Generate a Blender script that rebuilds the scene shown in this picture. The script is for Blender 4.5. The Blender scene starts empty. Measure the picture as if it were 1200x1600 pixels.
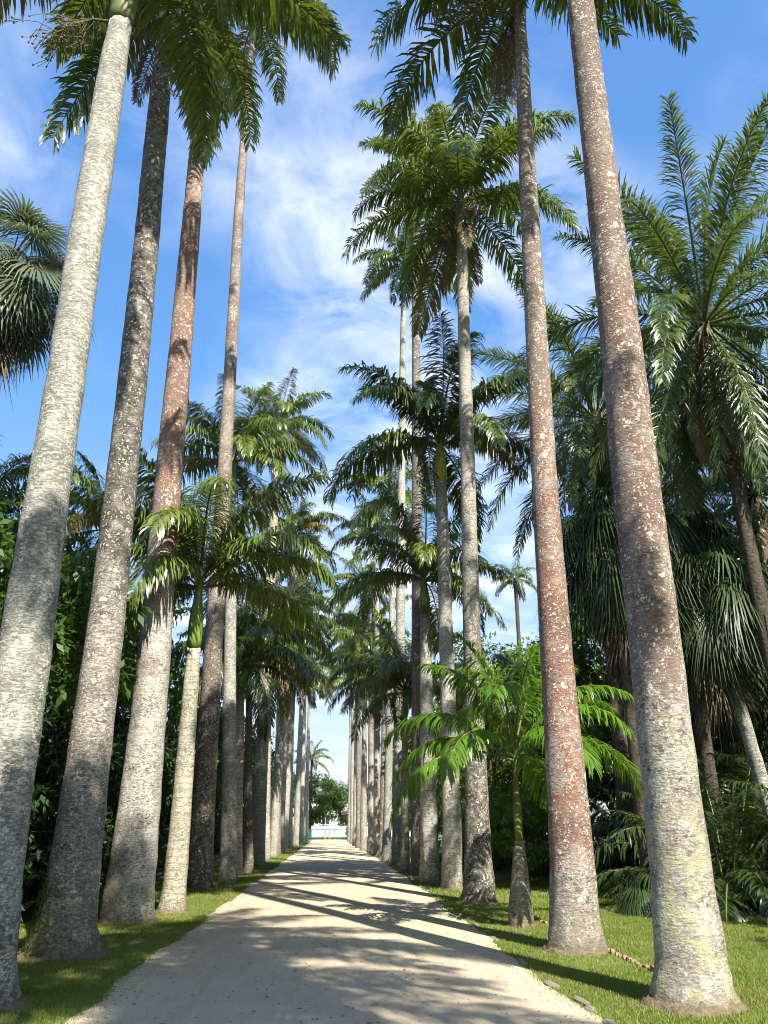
import bpy, math, random
import numpy as np
from mathutils import Vector, Matrix
R = math.radians
PI = math.pi
sc = bpy.context.scene
C = bpy.context.collection

# ------------------------------------------------------------------ camera
cam_d = bpy.data.cameras.new('camera')
cam = bpy.data.objects.new('camera', cam_d); C.objects.link(cam)
cam_d.sensor_width = 36.0; cam_d.lens = 28.0
cam_d.clip_end = 2000.0; cam_d.clip_start = 0.05
cam.location = (0, 0, 1.7)
cam.rotation_euler = (R(90 + 21.38), 0, R(-3.31))
sc.camera = cam

# ------------------------------------------------------------------ light
SUN_EL = 47.0          # elevation
SHADOW_AZ = 22.7       # shadows run this far left of the path's direction
sun_d = bpy.data.lights.new('sun', 'SUN'); sun_d.energy = 4.8; sun_d.angle = R(0.53)
sun_d.color = (1.0, 0.94, 0.83)
sun = bpy.data.objects.new('sun', sun_d); C.objects.link(sun)
to_sun = Vector((math.sin(R(SHADOW_AZ)) * math.cos(R(SUN_EL)), -math.cos(R(SHADOW_AZ)) * math.cos(R(SUN_EL)), math.sin(R(SUN_EL))))
sun.rotation_euler = to_sun.to_track_quat('Z', 'Y').to_euler()
sun.location = to_sun * 60

world = bpy.data.worlds.new('World'); sc.world = world; world.use_nodes = True
wn = world.node_tree; wn.nodes.clear()
def wnode(t, **k):
    n = wn.nodes.new(t)
    for a, b in k.items(): setattr(n, a, b)
    return n
out = wnode('ShaderNodeOutputWorld'); bg = wnode('ShaderNodeBackground'); bg.inputs['Strength'].default_value = 0.15
sky = wnode('ShaderNodeTexSky', sky_type='NISHITA', sun_disc=False)
sky.sun_elevation = R(SUN_EL); sky.sun_rotation = R(180 - SHADOW_AZ)
sky.air_density = 1.0; sky.dust_density = 1.3; sky.ozone_density = 2.2; sky.altitude = 50
tc = wnode('ShaderNodeTexCoord')
sep = wnode('ShaderNodeSeparateXYZ'); wn.links.new(tc.outputs['Generated'], sep.inputs[0])
ad = wnode('ShaderNodeMath', operation='ADD'); ad.inputs[1].default_value = 0.12
mxz = wnode('ShaderNodeMath', operation='MAXIMUM'); mxz.inputs[1].default_value = 0.02
wn.links.new(sep.outputs['Z'], mxz.inputs[0]); wn.links.new(mxz.outputs[0], ad.inputs[0])
dx = wnode('ShaderNodeMath', operation='DIVIDE'); dy = wnode('ShaderNodeMath', operation='DIVIDE')
wn.links.new(sep.outputs['X'], dx.inputs[0]); wn.links.new(ad.outputs[0], dx.inputs[1])
wn.links.new(sep.outputs['Y'], dy.inputs[0]); wn.links.new(ad.outputs[0], dy.inputs[1])
cmb = wnode('ShaderNodeCombineXYZ'); wn.links.new(dx.outputs[0], cmb.inputs[0]); wn.links.new(dy.outputs[0], cmb.inputs[1])
cmb.inputs[2].default_value = 1.3
big = wnode('ShaderNodeTexNoise'); big.inputs['Scale'].default_value = 1.15; big.inputs['Detail'].default_value = 3
fine = wnode('ShaderNodeTexNoise'); fine.inputs['Scale'].default_value = 5.5; fine.inputs['Detail'].default_value = 9; fine.inputs['Roughness'].default_value = 0.62; fine.inputs['Distortion'].default_value = 0.5
drift = wnode('ShaderNodeVectorMath', operation='ADD'); drift.inputs[1].default_value = (-.30, .42, 0); wn.links.new(cmb.outputs[0], drift.inputs[0])
for n in (big, fine): wn.links.new(drift.outputs[0], n.inputs['Vector'])
r1 = wnode('ShaderNodeMapRange'); r1.inputs[1].default_value = 0.44; r1.inputs[2].default_value = 0.70
r2 = wnode('ShaderNodeMapRange'); r2.inputs[1].default_value = 0.36; r2.inputs[2].default_value = 0.72
wn.links.new(big.outputs[0], r1.inputs[0]); wn.links.new(fine.outputs[0], r2.inputs[0])
ml = wnode('ShaderNodeMath', operation='MULTIPLY'); wn.links.new(r1.outputs[0], ml.inputs[0]); wn.links.new(r2.outputs[0], ml.inputs[1])
ml2 = wnode('ShaderNodeMath', operation='MULTIPLY'); ml2.inputs[1].default_value = 0.85; wn.links.new(ml.outputs[0], ml2.inputs[0])
tint = wnode('ShaderNodeMix', data_type='RGBA', blend_type='MULTIPLY'); tint.inputs[0].default_value = 1.0
hz = wnode('ShaderNodeMapRange'); hz.inputs[1].default_value = 0.0; hz.inputs[2].default_value = 0.5; wn.links.new(sep.outputs['Z'], hz.inputs[0])
tmix = wnode('ShaderNodeMix', data_type='RGBA'); tmix.inputs['A'].default_value = (.86, .86, .98, 1); tmix.inputs['B'].default_value = (0.52, 0.90, 1.55, 1)
wn.links.new(hz.outputs[0], tmix.inputs[0]); wn.links.new(tmix.outputs['Result'], tint.inputs['B'])
wn.links.new(sky.outputs[0], tint.inputs['A'])
k1 = wnode('ShaderNodeVectorMath', operation='MULTIPLY_ADD'); k1.inputs[1].default_value = (.19, .19, .19); k1.inputs[2].default_value = (1, 1, 1)
k2 = wnode('ShaderNodeVectorMath', operation='DIVIDE')
wn.links.new(tint.outputs['Result'], k1.inputs[0]); wn.links.new(tint.outputs['Result'], k2.inputs[0]); wn.links.new(k1.outputs[0], k2.inputs[1])
mixc = wnode('ShaderNodeMix', data_type='RGBA'); mixc.inputs['B'].default_value = (4.3, 4.3, 4.3, 1)
wn.links.new(ml2.outputs[0], mixc.inputs[0]); wn.links.new(k2.outputs[0], mixc.inputs['A'])
wn.links.new(mixc.outputs['Result'], bg.inputs['Color']); wn.links.new(bg.outputs[0], out.inputs[0])

sc.view_settings.view_transform = 'Standard'; sc.view_settings.look = 'None'
sc.view_settings.exposure = 1.4; sc.view_settings.gamma = 1.0; sc.view_settings.use_curve_mapping = False
sc.cycles.filter_width = 1.0
sc.cycles.max_bounces = 6; sc.cycles.diffuse_bounces = 3; sc.cycles.glossy_bounces = 2; sc.cycles.transmission_bounces = 3
sc.cycles.transparent_max_bounces = 4

# ------------------------------------------------------------------ node helpers
class NT:
    def __init__(s, name):
        s.m = bpy.data.materials.new(name); s.m.use_nodes = True
        s.t = s.m.node_tree; s.t.nodes.clear()
        s.out = s.t.nodes.new('ShaderNodeOutputMaterial')
    def n(s, t, ins=None, **k):
        nd = s.t.nodes.new(t)
        for a, b in k.items(): setattr(nd, a, b)
        for a, b in (ins or {}).items(): s.set(nd.inputs[a], b)
        return nd
    def set(s, sock, v):
        if hasattr(v, 'is_output'): s.t.links.new(v, sock)
        else:
            if isinstance(v, tuple) and len(v) == 3 and sock.type == 'RGBA': v = v + (1,)
            sock.default_value = v
    def math(s, op, a, b=0.0, clamp=False):
        nd = s.n('ShaderNodeMath', {0: a, 1: b}, operation=op); nd.use_clamp = clamp; return nd.outputs[0]
    def rng(s, v, a, b, c=0.0, d=1.0, smooth=False):
        nd = s.n('ShaderNodeMapRange', {0: v, 1: a, 2: b, 3: c, 4: d})
        if smooth: nd.interpolation_type = 'SMOOTHSTEP'
        return nd.outputs[0]
    def mix(s, f, a, b, bt='MIX'):
        nd = s.n('ShaderNodeMix', data_type='RGBA', blend_type=bt)
        s.set(nd.inputs[0], f); s.set(nd.inputs['A'], a); s.set(nd.inputs['B'], b); return nd.outputs['Result']
    def noise(s, vec, scale, detail=4, rough=0.55, dist=0.0):
        nd = s.n('ShaderNodeTexNoise', {'Vector': vec, 'Scale': scale, 'Detail': detail, 'Roughness': rough, 'Distortion': dist}); return nd.outputs[0]
    def vor(s, vec, scale, rand=1.0):
        return s.n('ShaderNodeTexVoronoi', {'Vector': vec, 'Scale': scale, 'Randomness': rand})
    def mapping(s, vec, loc=(0, 0, 0), scale=(1, 1, 1)):
        nd = s.n('ShaderNodeMapping', {'Vector': vec}); nd.inputs['Location'].default_value = loc; nd.inputs['Scale'].default_value = scale; return nd.outputs[0]
    def bump(s, h, strength=0.3, dist=0.02):
        return s.n('ShaderNodeBump', {'Height': h, 'Strength': strength, 'Distance': dist}).outputs[0]
    def principled(s, col, rough=0.8, spec=0.3, normal=None):
        p = s.n('ShaderNodeBsdfPrincipled', {'Base Color': col, 'Roughness': rough})
        p.inputs['Specular IOR Level'].default_value = spec
        if normal is not None: s.set(p.inputs['Normal'], normal)
        return p.outputs[0]
    def done(s, shader): s.t.links.new(shader, s.out.inputs[0]); return s.m

def bark(name, base=(.36, .35, .30), base2=(.24, .22, .19), rust=0.0, rust_z=(0, 1), rustcol=(.27, .085, .04), white=0.5,
         dark=0.4, dark_z=(-2, -1), darkcol=(.035, .03, .026), yellow=0.0, moss=0.4, rings=0.3, seed=0.0):
    s = NT(name)
    tc = s.n('ShaderNodeTexCoord'); o = tc.outputs['Object']
    p = s.mapping(o, (seed * 3.7, seed * 1.9, seed * 5.3))
    z = s.n('ShaderNodeSeparateXYZ', {0: o}).outputs[2]
    nb = s.noise(p, 1.1, 4, .6)
    nm = s.noise(p, 6.0, 5, .62)
    nf = s.noise(p, 32.0, 5, .65)
    pf = s.mapping(p, (0, 0, 0), (1, 1, 3.4))
    flk = s.math('ADD', s.math('MULTIPLY', s.noise(pf, 15.0, 4, .58), .72), s.math('MULTIPLY', s.noise(p, 3.4, 5, .65), .28))
    col = s.mix(s.rng(nb, .35, .65), base, base2)
    col = s.mix(s.rng(nm, .4, .62), col, s.mix(.5, base2, base))
    if rust > 0:
        zr = s.rng(s.math('ADD', z, s.rng(nb, .3, .7, -1.6, 1.6)), rust_z[0], rust_z[1], 0, 1)
        rm = s.math('MULTIPLY', zr, s.rng(s.math('ADD', s.math('MULTIPLY', nm, .55), s.math('MULTIPLY', nb, .45)), .64 - .3 * rust, .70 - .26 * rust))
        rc = s.mix(s.rng(nf, .35, .65), rustcol, tuple(v * .55 for v in rustcol))
        rc = s.mix(s.rng(nb, .45, .75), rc, (.115, .072, .055))
        col = s.mix(s.math('MULTIPLY', rm, .92), col, rc)
    # dark weathering flecks, stretched round the stem
    fm = s.rng(flk, .565 - .15 * dark, .615 - .14 * dark)
    col = s.mix(s.math('MULTIPLY', fm, .78), col, s.mix(.35, darkcol, base2))
    dz = s.math('MULTIPLY', s.rng(s.math('ADD', z, s.rng(nb, .3, .7, -1.5, 1.5)), dark_z[0], dark_z[1]), s.rng(nm, .36, .52))
    if dark_z[1] > 0: col = s.mix(s.math('MULTIPLY', dz, .9), col, darkcol)  # darkening by height: dark bark, and on one trunk painted palm shade
    # pale crustose lichen: crisp uneven patches of several sizes
    wv = s.n('ShaderNodeVectorMath', {0: p}, operation='ADD')
    wn_ = s.n('ShaderNodeTexNoise', {'Vector': p, 'Scale': 9.0, 'Detail': 4})
    sub = s.n('ShaderNodeVectorMath', {0: wn_.outputs['Color'], 1: (.5, .5, .5)}, operation='SUBTRACT')
    scl = s.n('ShaderNodeVectorMath', {0: sub.outputs[0]}, operation='SCALE'); scl.inputs['Scale'].default_value = .13
    s.set(wv.inputs[1], scl.outputs[0]); wp = wv.outputs[0]
    for sc_, r_, am in ((4.2, .22, .5), (14.0, .30, .72), (31.0, .38, 1.0)):
        v = s.vor(wp, sc_)
        rnd = s.n('ShaderNodeSeparateColor', {0: v.outputs['Color']})
        rad = s.math('MULTIPLY', s.rng(rnd.outputs[0], 1 - white * am, 1.0, 0.0, 1.0), r_ * 1.6)
        rad = s.math('MULTIPLY', rad, s.rng(nm, .35, .6, .4, 1.15))
        sp = s.rng(s.math('SUBTRACT', rad, v.outputs['Distance']), 0.0, .035)
        lc = s.mix(rnd.outputs[1], (.62, .60, .51), (.45, .455, .34))
        lc = s.mix(s.rng(nf, .5, .8), lc, (.30, .30, .25))
        col = s.mix(s.math('MULTIPLY', sp, .92), col, lc)
    fw = s.noise(s.mapping(p, (3, 1, 2), (1, 1, 1.5)), 30.0, 3, .58)
    fwm = s.math('MULTIPLY', s.rng(fw, .60 - .10 * white, .64 - .10 * white), s.rng(nm, .44, .62, .05, 1))
    col = s.mix(s.math('MULTIPLY', fwm, .35 + .4 * white if rust < .5 and dark_z[1] <= 0 else .42), col, (.56, .54, .46))
    f2 = s.noise(s.mapping(p, (9, 4, 6), (1, 1, 1.7)), 15.0, 3, .55, .4)
    fm2 = s.math('MULTIPLY', s.rng(f2, .60 - .11 * dark, .63 - .11 * dark), s.math('MULTIPLY', s.rng(s.noise(p, 1.7, 4, .6), .40, .60, .25, 1), s.rng(z, 3.0, 10.0, 1, .55)))
    col = s.mix(s.math('MULTIPLY', fm2, .88), col, s.mix(s.rng(nf, .4, .6), (.065, .056, .044), tuple(v * .35 for v in base2)))
    if yellow > 0:
        ny = s.noise(p, 3.2, 5, .6, .6)
        col = s.mix(s.math('MULTIPLY', s.math('MULTIPLY', s.rng(ny, .54, .60), yellow), s.rng(z, .9, 3.6, 1, 0)), col, (.40, .39, .20))
    if rings > 0:
        wv2 = s.n('ShaderNodeTexWave', {'Vector': o, 'Scale': 2.2, 'Distortion': 5.0, 'Detail': 3, 'Detail Scale': 1.4}, bands_direction='Z')
        col = s.mix(s.math('MULTIPLY', s.rng(wv2.outputs[1], .80, .98), rings), col, tuple(v * .4 for v in base2))
    run = s.noise(s.mapping(p, (7, 3, 0), (5, 5, .22)), 1.0, 5, .65)
    col = s.mix(s.math('MULTIPLY', s.rng(run, .50, .66), .5), col, s.mix(.5, darkcol, base2))
    mz = s.math('MULTIPLY', s.rng(s.math('ADD', z, s.rng(nm, .3, .7, -.5, .5)), .1, 1.1, moss, 0), s.rng(nf, .35, .6))
    col = s.mix(mz, col, (.085, .09, .03))
    col = s.mix(s.rng(s.math('ADD', z, s.rng(nm, .3, .7, -.12, .12)), .0, .25, .65, 0), col, (.11, .085, .055))
    h = s.math('ADD', s.math('MULTIPLY', flk, .6), s.math('ADD', s.math('MULTIPLY', nf, .5), s.math('MULTIPLY', nm, .4)))
    return s.done(s.principled(col, .88, .2, s.bump(h, .75, .035)))

def leafmat(name, c1, c2, rough=.34, spec=.55, trans=.28, tcol=None, dry=0.0):
    s = NT(name)
    oi = s.n('ShaderNodeObjectInfo'); tc = s.n('ShaderNodeTexCoord')
    nz = s.noise(tc.outputs['Object'], 3.0, 3)
    f = s.math('ADD', s.math('MULTIPLY', oi.outputs['Random'], .6), s.rng(nz, .3, .7, 0, .4))
    col = s.mix(f, c1, c2)
    if dry: col = s.mix(s.math('MULTIPLY', s.rng(s.noise(tc.outputs['Object'], 14, 2), .60, .68), dry), col, (.22, .17, .07))
    pr = s.principled(col, rough, spec)
    tr = s.n('ShaderNodeBsdfTranslucent', {'Color': s.mix(.5, col, tcol or (c2[0] * 2.2, c2[1] * 2.2, c2[2] * .9))})
    mx = s.n('ShaderNodeMixShader', {0: trans, 1: pr, 2: tr.outputs[0]})
    return s.done(mx.outputs[0])

def plain(name, c1, c2=None, rough=.8, scale=8.0, spec=.3, bump=.2, dist=.01):
    s = NT(name); tc = s.n('ShaderNodeTexCoord'); n = s.noise(tc.outputs['Object'], scale, 6, .6)
    col = s.mix(s.rng(n, .35, .65), c1, c2 or tuple(v * .7 for v in c1))
    return s.done(s.principled(col, rough, spec, s.bump(n, bump, dist)))

M = {}
M['frond'] = leafmat('palm_leaf', (.062, .108, .015), (.135, .180, .026), .33, .65, .20, dry=.5)
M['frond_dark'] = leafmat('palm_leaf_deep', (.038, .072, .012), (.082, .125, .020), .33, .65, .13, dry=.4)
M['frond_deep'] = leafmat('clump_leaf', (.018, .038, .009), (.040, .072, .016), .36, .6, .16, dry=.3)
M['frond_young'] = leafmat('palm_leaf_young', (.075, .17, .016), (.125, .24, .022), .34, .5, .42, (.30, .46, .03))
M['frond_oil'] = leafmat('oil_palm_leaf', (.055, .098, .022), (.105, .15, .045), .34, .7, .24, dry=.5)
M['frond_dead'] = leafmat('dead_leaf', (.13, .10, .06), (.22, .18, .115), .8, .15, .08, (.2, .15, .09))
M['rachis'] = plain('leaf_stalk', (.12, .15, .05), (.09, .11, .03), .5, 4)
M['rachis_dead'] = plain('dead_stalk', (.22, .15, .07), (.15, .10, .05), .8, 6)
M['shaft'] = plain('crownshaft_green', (.20, .27, .04), (.11, .18, .03), .35, 2.5, .5, .1)
M['shaft_young'] = plain('crownshaft_young', (.10, .165, .03), (.11, .095, .04), .55, 5, .3, .3)
M['shaft_lime'] = plain('crownshaft_lime', (.32, .37, .04), (.22, .29, .03), .45, 2.5, .4, .1)
M['shaft_old'] = plain('crownshaft_old', (.13, .15, .06), (.16, .12, .07), .5, 3, .4, .2)
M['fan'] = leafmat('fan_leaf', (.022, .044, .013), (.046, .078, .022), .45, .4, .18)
M['fan_pale'] = leafmat('fan_leaf_pale', (.07, .10, .055), (.11, .14, .08), .36, .6, .2)
M['broad'] = leafmat('broad_leaf', (.034, .074, .012), (.080, .14, .022), .38, .45, .30)
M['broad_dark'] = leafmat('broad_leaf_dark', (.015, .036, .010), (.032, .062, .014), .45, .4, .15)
M['broad_lime'] = leafmat('broad_leaf_lime', (.07, .14, .015), (.12, .20, .025), .42, .4, .35)
M['wood'] = plain('branch_bark', (.10, .075, .055), (.06, .045, .035), .9, 9, .2, .5)
M['flower'] = plain('flower_stalk', (.16, .13, .06), (.10, .08, .04), .8, 9)
M['shag'] = plain('shaggy_bark', (.11, .095, .072), (.05, .042, .033), .95, 14, .1, .9, .05)

# ------------------------------------------------------------------ mesh helpers
class MB:
    def __init__(s): s.v = []; s.f = []; s.mi = []
    def quad(s, pts, m=0):
        b = len(s.v); s.v += [tuple(p) for p in pts]; s.f.append(tuple(range(b, b + len(pts)))); s.mi.append(m)
    def tube(s, pts, radii, sides=8, m=0, cap=True, jit=0.0, rnd=None):
        pts = [Vector(p) for p in pts]; b = len(s.v); n = len(pts)
        prevx = None
        for i, p in enumerate(pts):
            t = (pts[min(i + 1, n - 1)] - pts[max(i - 1, 0)]).normalized()
            x = prevx if prevx is not None else (Vector((1, 0, 0)) if abs(t.x) < .9 else Vector((0, 1, 0)))
            x = (x - t * x.dot(t)).normalized(); y = t.cross(x); prevx = x
            for k in range(sides):
                a = 2 * PI * k / sides; r = radii[i] * (1 + (rnd.uniform(-jit, jit) if rnd else 0))
                s.v.append(tuple(p + x * (math.cos(a) * r) + y * (math.sin(a) * r)))
        for i in range(n - 1):
            for k in range(sides):
                k2 = (k + 1) % sides
                s.f.append((b + i * sides + k, b + i * sides + k2, b + (i + 1) * sides + k2, b + (i + 1) * sides + k)); s.mi.append(m)
        if cap:
            s.f.append(tuple(b + k for k in range(sides))[::-1]); s.mi.append(m)
            s.f.append(tuple(b + (n - 1) * sides + k for k in range(sides))); s.mi.append(m)
    def box(s, c, d, m=0, rz=0):
        b = len(s.v); cs, sn = math.cos(rz), math.sin(rz)
        for z in (-1, 1):
            for (x, y) in ((-1, -1), (1, -1), (1, 1), (-1, 1)):
                X, Y = x * d[0] / 2, y * d[1] / 2
                s.v.append((c[0] + X * cs - Y * sn, c[1] + X * sn + Y * cs, c[2] + z * d[2] / 2))
        for f in ((3, 2, 1, 0), (4, 5, 6, 7), (0, 1, 5, 4), (1, 2, 6, 5), (2, 3, 7, 6), (3, 0, 4, 7)):
            s.f.append(tuple(b + i for i in f)); s.mi.append(m)
    def mesh(s, name, mats, smooth=True):
        me = bpy.data.meshes.new(name); me.from_pydata(s.v, [], s.f)
        for m in mats: me.materials.append(m)
        if len(mats) > 1: me.polygons.foreach_set('material_index', s.mi)
        if smooth: me.polygons.foreach_set('use_smooth', [True] * len(s.f))
        me.update(); return me

def np_mesh(name, V, F, mats, smooth=False):
    """V (n,3), F (m,k) arrays"""
    me = bpy.data.meshes.new(name); k = F.shape[1]
    me.vertices.add(len(V)); me.vertices.foreach_set('co', np.ascontiguousarray(V, dtype=np.float32).ravel())
    me.loops.add(F.size); me.loops.foreach_set('vertex_index', np.ascontiguousarray(F, dtype=np.int32).ravel())
    me.polygons.add(len(F)); me.polygons.foreach_set('loop_start', np.arange(0, F.size, k, dtype=np.int32))
    if smooth: me.polygons.foreach_set('use_smooth', np.ones(len(F), dtype=bool))
    for m in mats: me.materials.append(m)
    me.update(calc_edges=True); me.validate(); return me

def ob(name, me, parent=None, loc=(0, 0, 0), rz=0.0, scale=1.0, rot=None):
    o = bpy.data.objects.new(name, me); C.objects.link(o); o.location = loc
    o.rotation_euler = rot or (0, 0, rz)
    o.scale = (scale,) * 3 if not isinstance(scale, tuple) else scale
    if parent is not None: o.parent = parent
    return o
def tag(o, label=None, cat=None, group=None, kind=None):
    if label: o['label'] = label
    if cat: o['category'] = cat
    if group: o['group'] = group
    if kind: o['kind'] = kind
    return o
def thing(name, label, cat, loc, group=None, rz=0.0):
    o = bpy.data.objects.new(name, None); C.objects.link(o); o.location = loc; o.rotation_euler = (0, 0, rz)
    o.empty_display_size = .3
    return tag(o, label, cat, group)

# ------------------------------------------------------------------ the ground and the path
def lawn_mat():
    s = NT('lawn'); tc = s.n('ShaderNodeTexCoord'); o = tc.outputs['Object']
    a = s.noise(o, .55, 5, .6); b = s.noise(o, 6, 5, .6); c = s.noise(o, 60, 3, .6)
    col = s.mix(s.rng(b, .35, .65), (.13, .165, .035), (.095, .13, .026))
    col = s.mix(s.rng(a, .52, .68), col, (.19, .17, .065))
    col = s.mix(s.math('MULTIPLY', s.rng(c, .55, .75), .7), col, (.10, .075, .04))
    x = s.n('ShaderNodeSeparateXYZ', {0: o}).outputs[0]
    # bare leaf-mould under the trees behind the palm row
    soil = s.rng(s.math('ADD', x, s.rng(a, .3, .7, -.8, .8)), -5.2, -6.4)
    col = s.mix(soil, col, (.045, .034, .022))
    return s.done(s.principled(col, .95, .1, s.bump(s.math('ADD', b, c), .5, .03)))
def sand_mat():
    s = NT('packed_sand'); tc = s.n('ShaderNodeTexCoord'); o = tc.outputs['Object']
    a = s.noise(o, .7, 5, .55); b = s.noise(o, 5, 6, .65); c = s.noise(o, 70, 4, .7)
    st = s.noise(s.mapping(o, (0, 0, 0), (5.0, .5, 1)), 1.2, 5, .6)
    col = s.mix(s.rng(a, .35, .65), (.49, .412, .30), (.42, .352, .255))
    col = s.mix(s.math('MULTIPLY', s.rng(st, .48, .66), .5), col, (.36, .29, .20))
    col = s.mix(s.math('MULTIPLY', s.rng(b, .52, .72), .45), col, (.54, .47, .35))
    col = s.mix(s.math('MULTIPLY', s.rng(c, .60, .70), .6), col, (.22, .18, .13))
    col = s.mix(s.math('MULTIPLY', s.rng(c, .40, .30), .5), col, (.60, .56, .47))
    h = s.math('ADD', s.math('MULTIPLY', c, .35), s.math('ADD', s.math('MULTIPLY', b, .7), st))
    return s.done(s.principled(col, .93, .15, s.bump(h, .7, .06)))
M['lawn'] = lawn_mat(); M['sand'] = sand_mat()
g = MB(); g.quad([(-500, -300, 0), (500, -300, 0), (500, 700, 0), (-500, 700, 0)])
tag(ob('ground', g.mesh('ground', [M['lawn']])), kind='structure')

rnd = random.Random(4)
def edge_l(y): return -2.44 + .05 * math.sin(y * .9) + .03 * math.sin(y * 2.7 + 1)
def edge_r(y): return (2.48 if y < 32 else 2.48 - .92 * min(1, (y - 32) / 58)) + .05 * math.sin(y * .8 + 2) + .03 * math.sin(y * 2.3)
ys = [-30 + i * .2 for i in range(int(124.6 / .2) + 1)]
lx = [edge_l(y) + rnd.uniform(-.035, .035) for y in ys]; rx = [edge_r(y) + rnd.uniform(-.035, .035) for y in ys]
pm = MB()
for i in range(len(ys)):
    pm.v += [(lx[i], ys[i], .006), (lx[i] * .5 + rx[i] * .5, ys[i], .03), (rx[i], ys[i], .006)]
for i in range(len(ys) - 1):
    b = i * 3; pm.f += [(b, b + 1, b + 4, b + 3), (b + 1, b + 2, b + 5, b + 4)]; pm.mi += [0, 0]
tag(ob('path', pm.mesh('path', [M['sand']])), kind='structure')
cr = MB(); cr.quad([(-40, 94.55, .010), (40, 94.55, .010), (40, 99.5, .010), (-40, 99.5, .010)])
tag(ob('cross_path', cr.mesh('cross_path', [M['sand']])), kind='structure')

# ------------------------------------------------------------------ leaves, fronds, crowns
def frond_mesh(name, L, e0, droop, n, ll, lw, seed, mats, plumose=.45, sag=.32, pet=.10, fwd0=20, fwd1=52, side_bend=.25):
    r = random.Random(seed); steps = 22
    P = [Vector((0, 0, 0))]; T = []; e0r, dr = R(e0), R(droop); sb = r.uniform(-side_bend, side_bend)
    for i in range(steps + 1):
        u = i / steps; e = e0r - dr * u ** 1.35; h = sb * u * u
        t = Vector((math.cos(e) * math.cos(h), math.cos(e) * math.sin(h), math.sin(e))); T.append(t)
        if i < steps: P.append(P[-1] + t * (L / steps))
    mb = MB()
    mb.tube(P[::2], [.032 * (1 - .85 * (i / (len(P[::2]) - 1))) * L / 4 + .003 for i in range(len(P[::2]))], 4, 1, cap=False)
    gap = {-1: 0, 1: 0}
    for i in range(n):
        u = pet + (1 - pet) * (i + r.uniform(0, .6)) / n
        k = min(int(u * steps), steps - 1); fr = u * steps - k
        p = P[k].lerp(P[k + 1], fr); t = T[k].lerp(T[k + 1], fr).normalized()
        S = t.cross(Vector((0, 0, 1)))
        S = S.normalized() if S.length > .05 else Vector((0, 1, 0))
        N = S.cross(t).normalized()
        v = (u - pet) / (1 - pet)
        prof = min(1.0, .45 + 2.2 * v) * (1 - .58 * max(0, v - .55) / .45)
        for sd in (-1, 1):
            if gap[sd] > 0: gap[sd] -= 1; continue
            if r.random() < .012: gap[sd] = r.randrange(2, 7)
            a = R(fwd0 + (fwd1 - fwd0) * v + r.uniform(-13, 13))
            lift = r.choice((-.35, .05, .3, .8)) * plumose + r.uniform(-.1, .1)
            d = (S * (sd * math.cos(a)) + t * math.sin(a) + N * lift).normalized()
            l = ll * prof * r.uniform(.74, 1.12); w = lw * (.6 + .4 * prof) * r.uniform(.85, 1.15) / 2
            wv = (t - d * t.dot(d)); wv = wv.normalized() if wv.length > .05 else N
            q = p.copy(); row = []; sg = sag * r.uniform(.45, 1.7)
            for j, (ws, seg) in enumerate(((.5, .30), (1.0, .38), (.8, .32), (0, 0))):
                row.append((q, ws)); q = q + d * (l * seg)
                d = (d + Vector((0, 0, -1)) * sg * (1 + .5 * j)).normalized()
                wv = (wv - d * wv.dot(d)).normalized()
            b = len(mb.v)
            for (pt, ws) in row[:3]: mb.v += [tuple(pt - wv * (w * ws)), tuple(pt + wv * (w * ws))]
            mb.v.append(tuple(row[3][0]))
            mb.f += [(b, b + 1, b + 3, b + 2), (b + 2, b + 3, b + 5, b + 4), (b + 4, b + 5, b + 6)]; mb.mi += [0, 0, 0]
    return mb.mesh(name, mats)

ELEV = [(84, 44), (72, 74), (60, 96), (46, 106), (32, 106), (18, 98), (4, 86), (-12, 68), (-30, 50), (-52, 28)]
ELEV_UP = [(84, 24), (74, 36), (62, 54), (48, 72), (32, 84), (16, 84), (0, 74), (-16, 62), (-34, 46), (-54, 28)]
def frond_set(name, L, n, ll, lw, mats, seed0, elev=ELEV, **k):
    return [[frond_mesh(name, L * (1 if i else .9), e, d, n, ll, lw, seed0 + i * 7 + q, mats, **k) for q in range(3)] for i, (e, d) in enumerate(elev)]
ROYAL = frond_set('royal_palm_frond', 4.5, 128, 1.0, .060, [M['frond'], M['rachis']], 100, sag=.85, plumose=.6, fwd0=12, fwd1=46)
def remat(fs, mats):
    o = []
    for pair in fs:
        row = []
        for me in pair:
            c = me.copy(); c.materials.clear()
            for m in mats: c.materials.append(m)
            row.append(c)
        o.append(row)
    return o
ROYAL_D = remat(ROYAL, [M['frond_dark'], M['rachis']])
YOUNG = frond_set('young_palm_frond', 3.3, 84, .78, .050, [M['frond_young'], M['rachis']], 300, plumose=.15, sag=.75, pet=.22)
OIL = frond_set('oil_palm_frond', 6.3, 165, .92, .048, [M['frond_oil'], M['rachis']], 500, elev=ELEV_UP, plumose=.8, sag=.42, pet=.12, fwd0=36, fwd1=56)
OIL_DEAD = remat(OIL, [M['frond_dead'], M['rachis_dead']])
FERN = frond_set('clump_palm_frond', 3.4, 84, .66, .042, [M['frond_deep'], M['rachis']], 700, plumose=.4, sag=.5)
M['frond_sere'] = leafmat('yellowing_leaf', (.15, .14, .03), (.24, .19, .06), .5, .4, .3, (.4, .35, .06))
ROYAL_SERE = remat(ROYAL, [M['frond_sere'], M['rachis_dead']])
ROYAL_DEAD = remat(ROYAL, [M['frond_dead'], M['rachis_dead']])

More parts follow.
